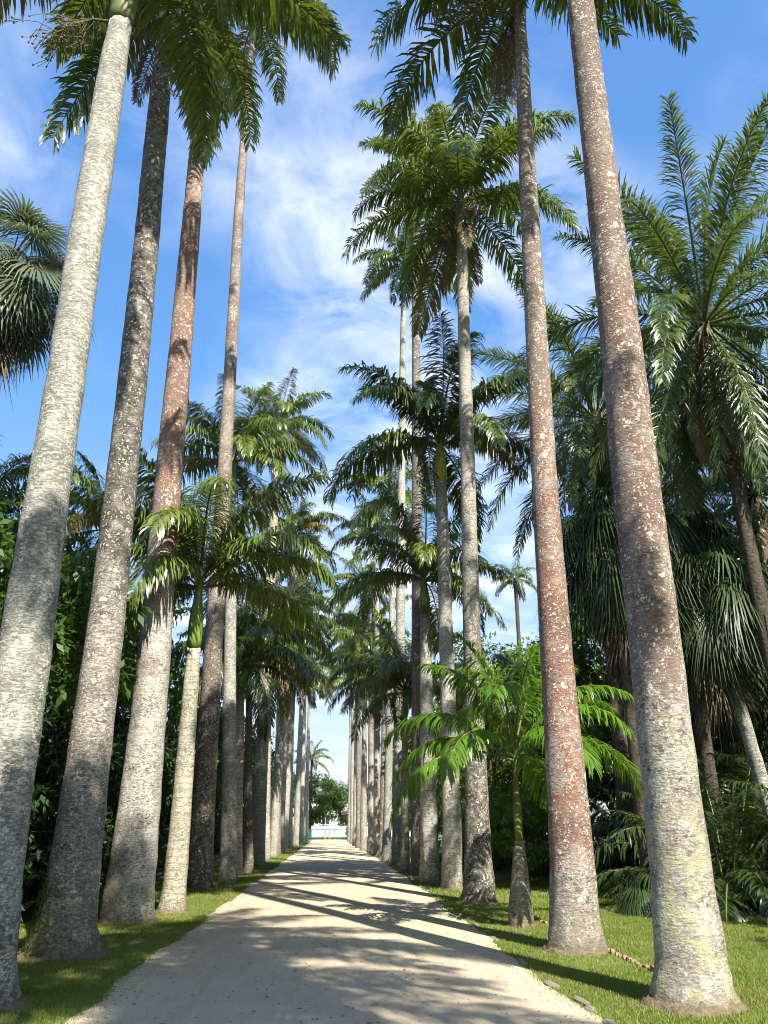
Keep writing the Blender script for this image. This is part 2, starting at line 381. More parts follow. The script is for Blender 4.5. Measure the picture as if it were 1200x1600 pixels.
def shaft_mesh(h, r0, mat, seed):
    mb = MB(); r = random.Random(seed); n = 9; pts, rad = [], []
    for i in range(n + 1):
        u = i / n; pts.append((0, 0, h * u - .03))
        rad.append(r0 * (1.02 + .22 * math.sin(PI * min(1, u * 1.5)) - .52 * u ** 1.6))
    mb.tube(pts, rad, 14, 0)
    return mb.mesh('crownshaft', [mat])
SHAFT = {}
def stalk_mesh(seed, L=.95, nb=16):
    r = random.Random(seed); mb = MB()
    P = [Vector((0, 0, 0)), Vector((L * .4, 0, .12)), Vector((L * .75, 0, .08)), Vector((L, 0, -.12))]
    mb.tube(P, [.028, .022, .016, .008], 5, 0)
    for i in range(nb):
        u = r.uniform(.25, 1.0) * 3; k = min(int(u), 2); p = P[k].lerp(P[k + 1], u - k)
        a = r.uniform(0, 2 * PI); d = Vector((.7 + r.uniform(-.2, .3), math.cos(a) * .8, math.sin(a) * .7 - .25)).normalized()
        l = r.uniform(.35, .7); q = p + d * l * .5; q2 = q + (d + Vector((0, 0, -.5))).normalized() * l * .5
        mb.tube([p, q, q2], [.007, .006, .004], 3, 0)
        for j in range(5):
            w = p.lerp(q2, r.uniform(.3, 1)); a2 = r.uniform(0, 2 * PI)
            e = w + Vector((.25, math.cos(a2) * .2, math.sin(a2) * .2 - .12)) * r.uniform(.5, 1)
            mb.tube([w, e], [.006, .004], 3, 0)
            if r.random() < .7:
                mb.tube([e - Vector((0, 0, .022)), e, e + Vector((0, 0, .022))], [.008, .02, .008], 4, 0)
    return mb.mesh('flower_stalk', [M['flower']])
STALK = [stalk_mesh(s) for s in (1, 2, 3)]

def smooth_profile(prof, n):
    """Catmull-Rom through (x,y,z,r) rows"""
    P = np.array(prof, dtype=float)
    if len(P) > 5:                      # take measuring noise out of the middle
        Q = P.copy()
        for _ in range(2):
            Q[3:-1, [0, 1, 3]] = .25 * P[2:-2, [0, 1, 3]] + .5 * P[3:-1, [0, 1, 3]] + .25 * P[4:, [0, 1, 3]]; P = Q.copy()
    zt = np.concatenate([np.linspace(0, min(1.2, P[-1, 2] * .25), max(4, n // 4), endpoint=False), np.linspace(min(1.2, P[-1, 2] * .25), P[-1, 2], n - max(4, n // 4))])
    return [(float(np.interp(z, P[:, 2], P[:, 0])), float(np.interp(z, P[:, 2], P[:, 1])), float(z), float(np.interp(z, P[:, 2], P[:, 3]))) for z in zt]

def trunk_mesh(prof, mat, seed, sides=28, n=70, rough=.045, roots=.08):
    pr = smooth_profile(prof, n); r = random.Random(seed); V = []; F = []
    ph = [r.uniform(0, 6.28) for _ in range(8)]
    pr = [(pr[0][0], pr[0][1], -.12, pr[0][3] * 1.05)] + pr
    for (x, y, z, rad) in pr:
        for k in range(sides):
            a = 2 * PI * k / sides
            f = 1 + rough * (.5 * math.sin(2 * a + ph[0] + z * .35) + .35 * math.sin(3 * a + ph[1] - z * .8) + .3 * math.sin(5 * a + ph[2] + z * 1.7))
            f += rough * .35 * math.sin(z * 7 + ph[3] + math.sin(a + ph[4])) + r.uniform(-1, 1) * rough * .22
            if z < .5: f += roots * max(0, 1 - max(z, 0) / .5) ** 2 * (math.sin(7 * a + ph[5]) * .5 + math.sin(11 * a + ph[6]) * .4 + r.uniform(-.7, .7))
            V.append((x + math.cos(a) * rad * f, y + math.sin(a) * rad * f, z))
    for i in range(len(pr) - 1):
        for k in range(sides):
            k2 = (k + 1) % sides; F.append((i * sides + k, i * sides + k2, (i + 1) * sides + k2, (i + 1) * sides + k))
    mb = MB(); mb.v = V; mb.f = F + [tuple((len(pr) - 1) * sides + k for k in range(sides))]; mb.mi = [0] * len(mb.f)
    return mb.mesh('trunk', [mat])

def crown(parent, top, r, fs, nf, scale=1.0, lo=9, hi=0, az0=None, rad=.07, extra=(), skew=1.0):
    az = r.uniform(0, 2 * PI) if az0 is None else az0
    for k in range(nf):
        u = (k + .5) / nf; i = int(round(hi + (lo - hi) * u ** skew)); i = max(0, min(len(fs) - 1, i))
        az += 2.39996 + r.uniform(-.25, .25)
        me = r.choice((ROYAL_SERE if (fs is ROYAL or fs is ROYAL_D) and u > .7 and r.random() < .16 else fs)[i]); s = scale * r.uniform(.9, 1.1)
        ob('frond', me, parent, (top[0] + math.cos(az) * rad, top[1] + math.sin(az) * rad, top[2] - .25 * u * scale), az, s, (r.uniform(-.12, .12), r.uniform(-.08, .08), az))
    for (a, i, s) in extra:
        ob('frond', fs[i][0], parent, (top[0] + math.cos(R(a)) * rad, top[1] + math.sin(R(a)) * rad, top[2] - .1), R(a), s)

BK = {}
BK['pale'] = bark('bark_pale', (.47, .46, .40), (.35, .345, .295), white=.6, dark=.72, moss=.25, rings=.22, seed=1)
BK['dark'] = bark('bark_dark', (.39, .36, .31), (.26, .225, .19), rust=.35, rust_z=(.5, 2.5), rustcol=(.17, .085, .07), white=.55, dark=.55, dark_z=(4.2, 6.4), moss=.75, rings=.15, seed=2)
BK['rust'] = bark('bark_rust', (.46, .45, .39), (.33, .30, .27), rust=.95, rust_z=(4.5, 7.5), rustcol=(.30, .105, .055), white=.62, dark=.42, moss=.35, rings=.2, seed=3)
BK['brown'] = bark('bark_brown', (.31, .255, .22), (.24, .185, .16), rust=.5, rust_z=(3.0, 7.0), rustcol=(.20, .10, .07), white=.55, dark=.62, moss=.5, rings=.3, seed=4)
BK['ringed'] = bark('bark_ringed', (.48, .46, .37), (.40, .36, .27), white=.5, dark=.5, moss=.35, rings=.5, seed=5)
BK['redspot'] = bark('bark_redspot', (.37, .35, .30), (.29, .26, .225), rust=.86, rust_z=(1.8, 4.4), rustcol=(.21, .095, .065), white=.62, dark_z=(10.5, 13.5), darkcol=(.11, .085, .07), dark=.42, yellow=.55, moss=.25, rings=.15, seed=6)
BK['orange'] = bark('bark_orange', (.33, .285, .25), (.25, .21, .18), rust=.74, rust_z=(.7, 2.2), rustcol=(.32, .10, .045), white=.60, dark=.42, dark_z=(7.5, 10.5), darkcol=(.15, .13, .11), moss=.45, rings=.2, seed=7)
BK['smooth'] = bark('bark_smooth', (.31, .27, .205), (.21, .18, .135), white=.2, dark=.35, moss=.3, rings=.3, seed=8)
BK['gray'] = bark('bark_gray', (.44, .42, .36), (.33, .31, .27), rust=.25, rust_z=(2, 5), rustcol=(.17, .09, .06), white=.58, dark=.5, moss=.4, rings=.3, seed=9)
BK['sootyfoot'] = bark('bark_sootyfoot', (.44, .41, .35), (.33, .30, .26), rust=.35, rust_z=(.8, 2.2), rustcol=(.22, .085, .04), white=.5, dark=.5, dark_z=(9, 6), moss=.3, rings=.25, seed=11)
BK['brown_shadefoot'] = bark('bark_brown_shadefoot', (.40, .34, .29), (.29, .235, .20), rust=.55, rust_z=(5.0, 8.0), rustcol=(.21, .10, .07), white=.55, dark=.6, dark_z=(8, 5.5), moss=.4, rings=.3, seed=12)  # dark_z here puts another palm's shade into the lower trunk colour
BK['sooty'] = bark('bark_sooty', (.30, .26, .23), (.19, .15, .13), rust=.4, rust_z=(0, 2), rustcol=(.16, .08, .05), white=.5, dark=.72, moss=.4, rings=.2, seed=10)

M['roots'] = plain('root_soil', (.19, .155, .10), (.11, .09, .055), .95, 22, .1, 1.0, .04)
def root_mesh(r0, seed):
    r = random.Random(seed + 5); mb = MB(); n = 40; ph = [r.uniform(0, 6.28) for _ in range(4)]
    for (f, z) in ((.9, .08), (1.06, .05), (1.14, .02), (1.26, -.02)):
        for k in range(n):
            a = 2 * PI * k / n
            w = f * (1 + (f - .9) * (.22 * math.sin(3 * a + ph[0]) + .16 * math.sin(5 * a + ph[1]) + r.uniform(-.16, .16)))
            mb.v.append((math.cos(a) * r0 * w, math.sin(a) * r0 * w, z * (1 + r.uniform(-.5, .5)) if z > 0 else z))
    for i in range(3):
        for k in range(n):
            k2 = (k + 1) % n; mb.f.append((i * n + k, i * n + n + k, i * n + n + k2, i * n + k2)); mb.mi.append(0)
    return mb.mesh('root_mat', [M['roots']])

def royal(loc, prof, barkname, label, seed, fs=ROYAL, nf=17, scale=1.0, shaft=1.7, shaft_mat='shaft', sides=28, n=70, lo=9, hi=0, az0=None, stalks=2, extra=(), rough=.045, roots=.10, group=None, dead=0, stalk_az=(), stalk_s=1.0):
    r = random.Random(seed)
    t = thing('royal_palm', label, 'palm tree', (loc[0], loc[1], 0), group)
    ob('trunk', trunk_mesh(prof, BK[barkname], seed, sides, n, rough, roots), t)
    if sides > 14: ob('root_mat', root_mesh(prof[0][3], seed), t)
    x, y, z, rad = prof[-1]
    ob('crownshaft', shaft_mesh(shaft, rad * (.8 if fs is YOUNG else 1), M[shaft_mat], seed), t, (x, y, z))
    top = (x, y, z + shaft - .06)
    crown(t, top, r, fs, nf, scale, lo, hi, az0, rad * .35, extra)
    for k in range(stalks):
        a = R(stalk_az[k]) if k < len(stalk_az) else r.uniform(0, 2 * PI)
        ob('flower_stalk', STALK[k % 3], t, (x + math.cos(a) * rad * .6, y + math.sin(a) * rad * .6, z + .05), a, stalk_s * r.uniform(.9, 1.4))
    for k in range(dead):
        a = r.uniform(0, 2 * PI)
        ob('dead_frond', ROYAL_DEAD[9][k % 2], t, (x + math.cos(a) * rad * .5, y + math.sin(a) * rad * .5, z + .3), a, .45 * scale)
    return t

# trunk outlines (x, y offset from the foot, height, radius)
L1 = [(0,0,0,.40),(-.03,0,.18,.37),(-.06,0,.41,.345),(-.11,.01,1,.33),(-.13,.01,1.62,.33),(-.14,.01,2.27,.325),(-.13,.01,2.97,.322),(-.14,.01,3.7,.305),(-.16,.01,4.48,.283),(-.17,.01,5.31,.262),(-.17,.01,6.19,.255),(-.17,.01,7.14,.246),(-.2,.01,8.14,.235),(-.22,.01,9.22,.229),(-.25,.01,10.38,.23),(-.26,.02,11.63,.222),(-.27,.02,12.99,.2),(-.27,.02,13.3,.192),(-.26,.02,13.9,.175)]
L2 = [(0,0,0,.57),(.02,0,.13,.51),(-.01,0,.33,.437),(.01,0,.74,.379),(0,0,1.59,.342),(0,0,2.48,.316),(.01,0,3.43,.314),(0,0,4.43,.3),(-.02,0,5.49,.28),(-.03,0,6.62,.256),(-.05,0,7.82,.256),(-.09,.01,9.1,.257),(-.12,.01,10.48,.245),(-.16,.01,11.95,.23),(-.23,.01,13.53,.22),(-.28,.02,15.23,.22),(-.32,.02,16.13,.217),(-.33,.02,18.2,.2)]
L3 = [(0,0,0,.489),(0,0,.16,.473),(-.01,0,.43,.46),(0,0,1.55,.409),(0,0,2.73,.365),(0,0,3.98,.352),(-.03,0,5.3,.337),(-.07,0,6.71,.321),(-.1,.01,8.2,.308),(-.13,.01,9.79,.298),(-.16,.01,11.49,.286),(-.18,.01,13.3,.262),(-.21,.01,15.25,.239),(-.25,.01,17.34,.218),(-.32,.02,19.59,.193),(-.4,.02,21.6,.17),(-.43,.02,22.9,.15)]
L4 = [(0,0,0,.385),(-.01,0,.49,.366),(-.05,0,1.48,.345),(-.1,.01,3.21,.317),(-.09,.01,5.04,.298),(-.12,.01,6.98,.281),(-.16,.01,8.73,.273),(-.2,.01,11.23,.257),(-.23,.01,13.56,.235),(-.28,.02,16.05,.216),(-.35,.02,18.71,.198),(-.43,.02,21.56,.191),(-.48,.03,24.62,.185),(-.55,.03,27.92,.172),(-.48,.03,31.3,.14),(-.5,.03,32.8,.125)]
L5 = [(0,0,0,.296),(0,0,.13,.283),(.01,0,.43,.25),(.03,0,1.54,.222),(.02,0,2.83,.182),(0,0,3.92,.184),(-.02,0,4.77,.174),(-.02,0,5.47,.147)]
R1 = [(0,0,0,.436),(.01,0,.07,.415),(.02,0,.23,.378),(.03,0,.41,.35),(.05,0,1,.305),(.06,0,1.62,.296),(.06,0,2.27,.294),(.08,0,2.97,.292),(.09,-.01,3.7,.29),(.09,-.01,4.48,.293),(.09,0,5.31,.297),(.1,-.01,6.19,.293),(.12,-.01,7.14,.279),(.13,-.01,8.14,.268),(.13,-.01,9.22,.257),(.14,-.01,10.38,.24),(.16,-.01,11.63,.223),(.16,-.01,12.99,.217),(.18,-.01,14.45,.22),(.19,-.01,15.5,.21),(.19,-.01,16.8,.2)]
R2 = [(0,0,0,.417),(.01,0,.13,.403),(.01,0,.38,.37),(.03,0,.71,.346),(.05,0,1.58,.32),(.04,0,2.5,.29),(.04,0,3.47,.276),(.05,0,4.5,.265),(.06,0,5.6,.248),(.07,0,6.76,.233),(.1,-.01,8,.224),(.12,-.01,9.32,.214),(.16,-.01,10.73,.203),(.18,-.01,12.24,.191),(.23,-.01,13.87,.178),(.28,-.02,15.62,.163),(.33,-.02,17.4,.146),(.37,-.02,18.9,.13)]
R3 = [(0,0,0,.215),(0,0,.07,.229),(.01,0,.38,.212),(.03,0,.75,.16),(.04,0,1.15,.106),(.05,0,1.4,.086)]
R4 = [(0,0,0,.43),(.02,0,.21,.392),(.03,0,.82,.337),(.04,0,1.52,.305),(.06,0,2.96,.278),(.06,0,4.49,.24),(.08,-.01,6.11,.225),(.12,-.01,7.83,.216),(.15,-.01,9.66,.205),(.18,-.01,11.61,.197),(.2,-.01,13.68,.187),(.23,-.01,15.91,.176),(.28,-.02,18.29,.17),(.3,-.02,19.3,.16)]
R5 = [(0,0,0,.31),(.03,0,.32,.294),(.07,0,1.48,.278),(.07,0,3.21,.25),(.05,0,5.04,.225),(.06,0,6.98,.215),(.06,0,9.04,.204),(.03,0,11.23,.19),(.03,0,12.3,.182)]

royal((-3.51, 9.44), L1, 'pale', 'pale whitish-grey royal palm trunk opposite the red-spotted palm, next to the ivy-footed palm', 11, nf=10, shaft=1.9, shaft_mat='shaft_young', stalks=1, az0=2.2, lo=4, stalk_az=(170,), stalk_s=.75)
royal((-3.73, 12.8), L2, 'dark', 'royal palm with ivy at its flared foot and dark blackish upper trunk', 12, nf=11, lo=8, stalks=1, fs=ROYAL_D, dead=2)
royal((-3.82, 16.85), L3, 'rust', 'royal palm with grey foot and rusty orange upper trunk beside the path', 13, nf=10, stalks=1, lo=6)
royal((-3.71, 24.6), L4, 'brown_shadefoot', 'very tall thin royal palm with brownish trunk behind the short ringed palm', 14, nf=12, lo=6, sides=20, stalks=1, extra=((8, 4, 1.1),))
royal((-3.3, 18.43), L5, 'ringed', 'short royal palm with pale ringed trunk and bright green crownshaft on the hedge side', 15, nf=17, shaft=1.7, sides=20, n=40, scale=.92, stalks=0, lo=6)
royal((3.61, 9.03), R1, 'redspot', 'thick royal palm with white-spotted red-brown trunk and yellowish lichen low down', 16, nf=9, shaft=2.2, stalks=0, lo=6)
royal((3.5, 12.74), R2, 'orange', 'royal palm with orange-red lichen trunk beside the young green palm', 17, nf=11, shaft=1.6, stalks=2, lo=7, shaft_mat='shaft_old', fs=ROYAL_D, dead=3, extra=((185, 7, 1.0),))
royal((3.36, 15.74), R3, 'smooth', 'young bright green royal palm with bottle-shaped base, shortest in the avenue', 18, fs=YOUNG, shaft_mat='shaft_young', nf=19, shaft=1.7, sides=20, n=24, rough=.02, roots=.04, lo=5, stalks=0, scale=.86)
royal((3.35, 20.18), R4, 'sootyfoot', 'royal palm with sooty dark lower trunk and grey top, behind the young palm', 19, nf=20, sides=20, shaft=1.4, stalks=3, dead=5, shaft_mat='shaft_old', scale=.98, lo=8)
royal((3.27, 24.2), R5, 'gray', 'grey royal palm with yellow-green crownshaft and dark spreading crown', 20, nf=18, sides=20, shaft=1.6, stalks=2, scale=1.0, fs=ROYAL_D, lo=6, shaft_mat='shaft_lime')

# the rest of the two rows: x, y, foot radius, height to the crownshaft, lean x, bark
ORD = ['', 'first', 'second', 'third', 'fourth', 'fifth', 'sixth', 'seventh', 'eighth', 'ninth', 'tenth', 'eleventh', 'twelfth', 'thirteenth', 'fourteenth']
LROW = [(-3.23,27.12,.28,13.0,-.8,'pale'),(-3.49,31.03,.28,6.3,-.2,'ringed'),(-3.2,32.9,.2,7.0,-.4,'sooty'),(-3.28,37.32,.33,19.8,-.1,'ringed'),(-3.48,41.2,.25,8.4,-.3,'brown'),(-3.48,44.49,.24,9.4,-.3,'gray'),(-3.37,47.3,.28,17.4,.5,'rust'),(-3.38,51.0,.26,12.0,-.3,'brown'),(-3.4,54.4,.28,14.2,.0,'pale'),(-3.4,57.9,.3,18.5,.4,'rust'),(-3.28,63.5,.26,13.2,-.3,'gray'),(-3.05,68.7,.26,17.8,.1,'pale'),(-2.98,77.2,.26,14.0,-.1,'gray'),(-2.89,87.4,.26,14.6,-.1,'pale')]
RROW = [(2.93,26.5,.31,8.4,.0,'pale'),(2.99,30.65,.27,31.4,.35,'sooty'),(2.72,33.2,.19,5.6,.05,'ringed'),(2.81,38.09,.27,31.2,.55,'gray'),(2.5,41.2,.22,17.4,.45,'pale'),(2.6,46.61,.2,8.3,.1,'sooty'),(2.48,49.6,.24,18.2,-.1,'gray'),(2.29,53.2,.24,12.5,-.1,'rust'),(1.99,58.72,.24,17.2,.0,'pale'),(1.85,64.9,.24,13.5,-.2,'brown'),(1.7,70.6,.22,15.4,0,'pale'),(1.62,77,.24,18.0,-.2,'gray'),(1.54,87.4,.22,14.9,-.1,'pale')]
for row, side in ((LROW, 'along the dark hedge'), (RROW, 'along the sunny lawn')):
    for i, (x, y, r0, h, lean, bk) in enumerate(row):
        k = len(row) - i
        kind = 'tall' if h > 16 else ('short' if h < 9.5 else 'medium-height')
        prof = [(0, 0, 0, r0 * 1.12), (0, 0, .4, r0), (lean * .2, 0, h * .2, r0 * .88), (lean * .5, 0, h * .5, r0 * .78), (lean * .8, 0, h * .8, r0 * .66), (lean, 0, h, r0 * .52)]
        royal((x, y), prof, bk, '%s royal palm, %s from the green fence in the row %s' % (kind, ORD[k], side), 60 + i + (40 if row is RROW else 0),
              fs=(ROYAL, ROYAL_D)[i % 2] if h < 12 else ROYAL, nf=(18, 15, 20)[i % 3], sides=14, n=22, rough=.02, roots=.05, shaft=1.4, stalks=1 if y < 45 else 0, lo=(7, 8, 6, 9)[i % 4], scale=(.80 if y > 29 else .92) * (.9 + .05 * ((i * 7) % 5)), group='royal palms lining the avenue')
# the avenue goes on behind the photographer: these palms throw the shade on the near path
BACK = [(3.5,.6,14.2),(3.5,-2.4,12.8),(3.6,-5.4,12.0),(3.5,-8.6,12.6),(3.5,-12.2,10.5),(3.6,-15.6,12.0),(-3.5,-6.6,14.0),(-3.6,-10.0,12.0)]
for i, (x, y, h) in enumerate(BACK):
    prof = [(0, 0, 0, .42), (0, 0, .4, .37), (0, 0, h * .3, .31), (0, 0, h * .7, .25), (.1, 0, h, .19)]
    royal((x, y), prof, ('pale', 'gray', 'brown')[i % 3], 'royal palm of the avenue standing behind the photographer', 200 + i, sides=14, n=20, stalks=0, group='royal palms behind the photographer', nf=20)

# ------------------------------------------------------------------ garden palms off the avenue
def stem(prof, mat, seed, sides=16, n=30, rough=.08):
    return trunk_mesh(prof, mat, seed, sides, n, rough, .06)
def feather_palm(loc, h, r0, label, seed, fs, nf, scale, lean=(0, 0), mat=None, lo=8, hi=0, dead=0, dead_fs=None, name='feather_palm', group=None, hang=0):
    r = random.Random(seed); t = thing(name, label, 'palm tree', (loc[0], loc[1], 0), group)
    prof = [(0, 0, 0, r0 * 1.25), (0, 0, .4, r0), (lean[0] * .35, lean[1] * .35, h * .45, r0 * .85), (lean[0] * .75, lean[1] * .75, h * .8, r0 * .85), (lean[0], lean[1], h, r0 * .9)]
    ob('trunk', stem(prof, mat or M['shag'], seed), t)
    crown(t, (lean[0], lean[1], h), r, fs, nf, scale, lo, hi, None, r0 * .5)
    for k in range(hang):
        a = 2.39996 * k + r.uniform(-.3, .3)
        ob('frond', r.choice(fs[9]), t, (lean[0] + math.cos(a) * r0 * .8, lean[1] + math.sin(a) * r0 * .8, h - .3 - r.uniform(0, .3)), a, scale * r.uniform(.55, .9), (r.uniform(-.2, .2), R(r.uniform(5, 24)), a))
    for k in range(dead):
        a = r.uniform(0, 2 * PI)
        ob('dead_frond', r.choice((dead_fs or ROYAL_DEAD)[9]), t, (lean[0] + math.cos(a) * r0 * .8, lean[1] + math.sin(a) * r0 * .8, h - .35 - r.uniform(0, .5)), a, scale * r.uniform(.4, .75), (r.uniform(-.15, .15), R(r.uniform(14, 30)), a))
    return t
feather_palm((10.0, 17.7), 14.3, .21, 'huge feathery palm with upright fronds and a skirt of dead leaves', 401, OIL, 38, .88, (-.4, -.2), lo=9, dead=14, hang=22, dead_fs=OIL_DEAD, name='oil_palm')
feather_palm((8.4, 24.2), 15.0, .28, 'dark drooping feathery palm behind the red-spotted trunk', 402, OIL, 34, .9, (.4, 0), lo=9, hi=1, dead=8, hang=10, dead_fs=OIL_DEAD, name='oil_palm')
feather_palm((12.8, 22.5), 11.5, .24, 'shaggy feathery palm behind the huge skirted palm', 403, OIL, 26, .85, (.2, 0), lo=9, hi=1, dead=8, dead_fs=OIL_DEAD, name='oil_palm')
feather_palm((-11.9, 24.7), 11.3, .2, 'feathery palm rising above the hedge below the fan palm', 404, ROYAL, 16, .9, lo=7)
feather_palm((-8.1, 26.5), 11.4, .2, 'dark feathery palm rising from the hedge between the first palm trunks', 405, ROYAL_D, 17, .8, lo=7)
feather_palm((18.3, 79.1), 25.6, .24, 'distant lone palm with a small round crown against the sky', 406, ROYAL, 16, .62, lo=8)
feather_palm((-2.9, 100.6), 9.0, .16, 'pale feathery palm above the trees at the end of the path', 407, ROYAL, 14, .62, lo=7)
feather_palm((7.9, 30.5), 5.6, .15, 'feathery palm behind the young green palm', 408, ROYAL, 15, .8, lo=7)
feather_palm((11.5, 40.0), 7.0, .15, 'pale feathery palm beyond the sunny lawn', 409, ROYAL, 15, .8, lo=7)

def fan_leaf(name, e0, pet, Rr, seed, mats, segs=46, droop=.5):
    r = random.Random(seed); mb = MB(); P = [Vector((0, 0, 0))]; e = R(e0); t = None
    for i in range(7):
        t = Vector((math.cos(e), 0, math.sin(e))); P.append(P[-1] + t * pet / 7); e -= R(6)
    mb.tube(P, [.022 - .0015 * i for i in range(len(P))], 4, 1, cap=False)
    c = P[-1]; t = Vector((math.cos(e - R(18)), 0, math.sin(e - R(18)))); S = Vector((0, 1, 0)); N = S.cross(t) * -1
    if N.z < 0: N = -N
    dphi = R(300) / segs
    for i in range(segs):
        ph = -R(150) + dphi * (i + .5); d = t * math.cos(ph) + S * math.sin(ph); wv = -t * math.sin(ph) + S * math.cos(ph)
        L = Rr * (.78 + .22 * math.cos(ph * .5)) * r.uniform(.92, 1.06); fold = .02 * Rr * (1 if i % 2 else -1)
        rows = []
        for (u, w) in ((.03, .012), (.40, L * .40 * math.tan(dphi / 2) * 1.02), (.72, L * .016), (1.0, 0)):
            dz = -droop * max(0, u - .34) ** 1.5 * L * r.uniform(1.2, 2.2)
            pt = c + d * (L * u * (1 - .12 * max(0, u - .5) * droop)) + Vector((0, 0, dz)) + N * (.10 * L * math.sin(u * 2.2) + fold * (u > .2))
            rows.append((pt, w))
        b = len(mb.v)
        for (pt, w) in rows[:3]: mb.v += [tuple(pt - wv * w), tuple(pt + wv * w)]
        mb.v.append(tuple(rows[3][0])); mb.f += [(b, b + 1, b + 3, b + 2), (b + 2, b + 3, b + 5, b + 4), (b + 4, b + 5, b + 6)]; mb.mi += [0, 0, 0]
    return mb.mesh(name, mats)
FE = [78, 58, 38, 18, 0, -20, -42, -62]
def fan_set(mats, pet, Rr, droop, s0): return [[fan_leaf('fan_leaf', e, pet, Rr, s0 + i, mats, droop=droop)] for i, e in enumerate(FE)]
FAN = fan_set([M['fan'], M['rachis']], 1.15, 1.1, 1.05, 1)
FANP = fan_set([M['fan_pale'], M['rachis']], 1.15, 1.1, .35, 30)
FAN_DEAD = remat(FAN, [M['frond_dead'], M['rachis_dead']])
def fan_palm(loc, h, r0, label, seed, fs, nf, scale, lean=(0, 0), dead=0, mat=None):
    r = random.Random(seed); t = thing('fan_palm', label, 'palm tree', (loc[0], loc[1], 0))
    prof = [(0, 0, 0, r0 * 1.3), (0, 0, .4, r0), (lean[0] * .5, lean[1] * .5, h * .6, r0 * .9), (lean[0], lean[1], h, r0)]
    ob('trunk', stem(prof, mat or M['shag'], seed), t)
    az = r.uniform(0, 6.28)
    for k in range(nf):
        u = (k + .5) / nf; i = int(round(u * (len(fs) - 1))); az += 2.39996 + r.uniform(-.3, .3)
        ob('leaf', fs[i][0], t, (lean[0] + math.cos(az) * r0 * .6, lean[1] + math.sin(az) * r0 * .6, h - .5 * u), az, scale * r.uniform(.85, 1.12), (r.uniform(-.3, .3), r.uniform(-.1, .1), az))
    for k in range(dead):
        az += 2.39996
        ob('dead_leaf', FAN_DEAD[7][0], t, (lean[0] + math.cos(az) * r0 * .7, lean[1] + math.sin(az) * r0 * .7, h - .5 - r.uniform(0, 1.2)), az, scale * r.uniform(.7, 1), (0, R(12), az))
    return t
fan_palm((-10.4, 20.7), 17.6, .2, 'tall fan palm with stiff round leaves beside the pale trunk', 501, FANP, 44, 1.35, dead=4)
fan_palm((7.3, 19.8), 8.9, .2, 'dark fan palm with hanging leaf tips between the two red trunks', 502, FAN, 56, 1.0, dead=8)
fan_palm((10.6, 23.2), 10.0, .2, 'dark fan palm with hanging leaf tips behind the red-spotted trunk', 503, FAN, 56, 1.05, dead=8)
fan_palm((10.2, 19.0), 7.2, .17, 'slim leaning fan palm with pale stem beside the huge skirted palm', 504, FAN, 34, .95, lean=(-.9, .3), dead=4, mat=BK['pale'])
fan_palm((13.6, 27.0), 6.5, .18, 'fan palm half hidden in the shrubbery beyond the lawn', 505, FAN, 34, 1.1)

def clump(loc, label, seed, fs, nf, scale, lo=7, name='clump_palm', spread=.45):
    r = random.Random(seed); t = thing(name, label, 'palm clump', (loc[0], loc[1], 0))
    az = r.uniform(0, 6)
    for k in range(nf):
        u = (k + .5) / nf; i = int(round(lo * u)); az += 2.39996 + r.uniform(-.3, .3); d = spread * r.uniform(.2, 1)
        ob('frond', fs[min(i, len(fs) - 1)][k % len(fs[0])], t, (math.cos(az) * d, math.sin(az) * d, .0 + (.9 * max(0, i - 3) / 5 if len(fs) > 8 else 0)), az, scale * r.uniform(.8, 1.15), (r.uniform(-.15, .15), 0, az))
    return t
CL = [((8.6, 18.6), 'dark bushy palm clump at the lawn edge beneath the huge skirted palm', 34, 1.05), ((11.4, 18.0), 'broad dark palm clump at the lawn edge farther from the avenue', 36, 1.15),
      ((10.0, 21.6), 'tall dark palm clump behind the clumps on the lawn edge', 36, 1.35), ((13.4, 20.6), 'big arching palm clump deep in the shrubbery', 36, 1.4),
      ((9.6, 25.2), 'dark palm clump between the two red trunks beyond the lawn', 34, 1.2), ((6.6, 34.5), 'light green arching palm clump beside the bright shrub', 26, 1.0),
      ((12.6, 15.9), 'dark palm clump reaching over the lawn by the fallen stalk', 34, 1.1), ((9.4, 29.5), 'palm clump at the back of the sunny lawn', 30, 1.2), ((12.5, 27.0), 'palm clump in the shade at the back of the lawn', 30, 1.3)]
for i, (loc, lab, nf, s) in enumerate(CL):
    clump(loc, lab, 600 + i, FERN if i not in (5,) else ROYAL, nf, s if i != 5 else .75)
clump((6.9, 17.4), 'low spiky fan palm at the edge of the lawn shade', 640, FAN, 24, .62, lo=5, name='fan_palm_seedling', spread=.2)

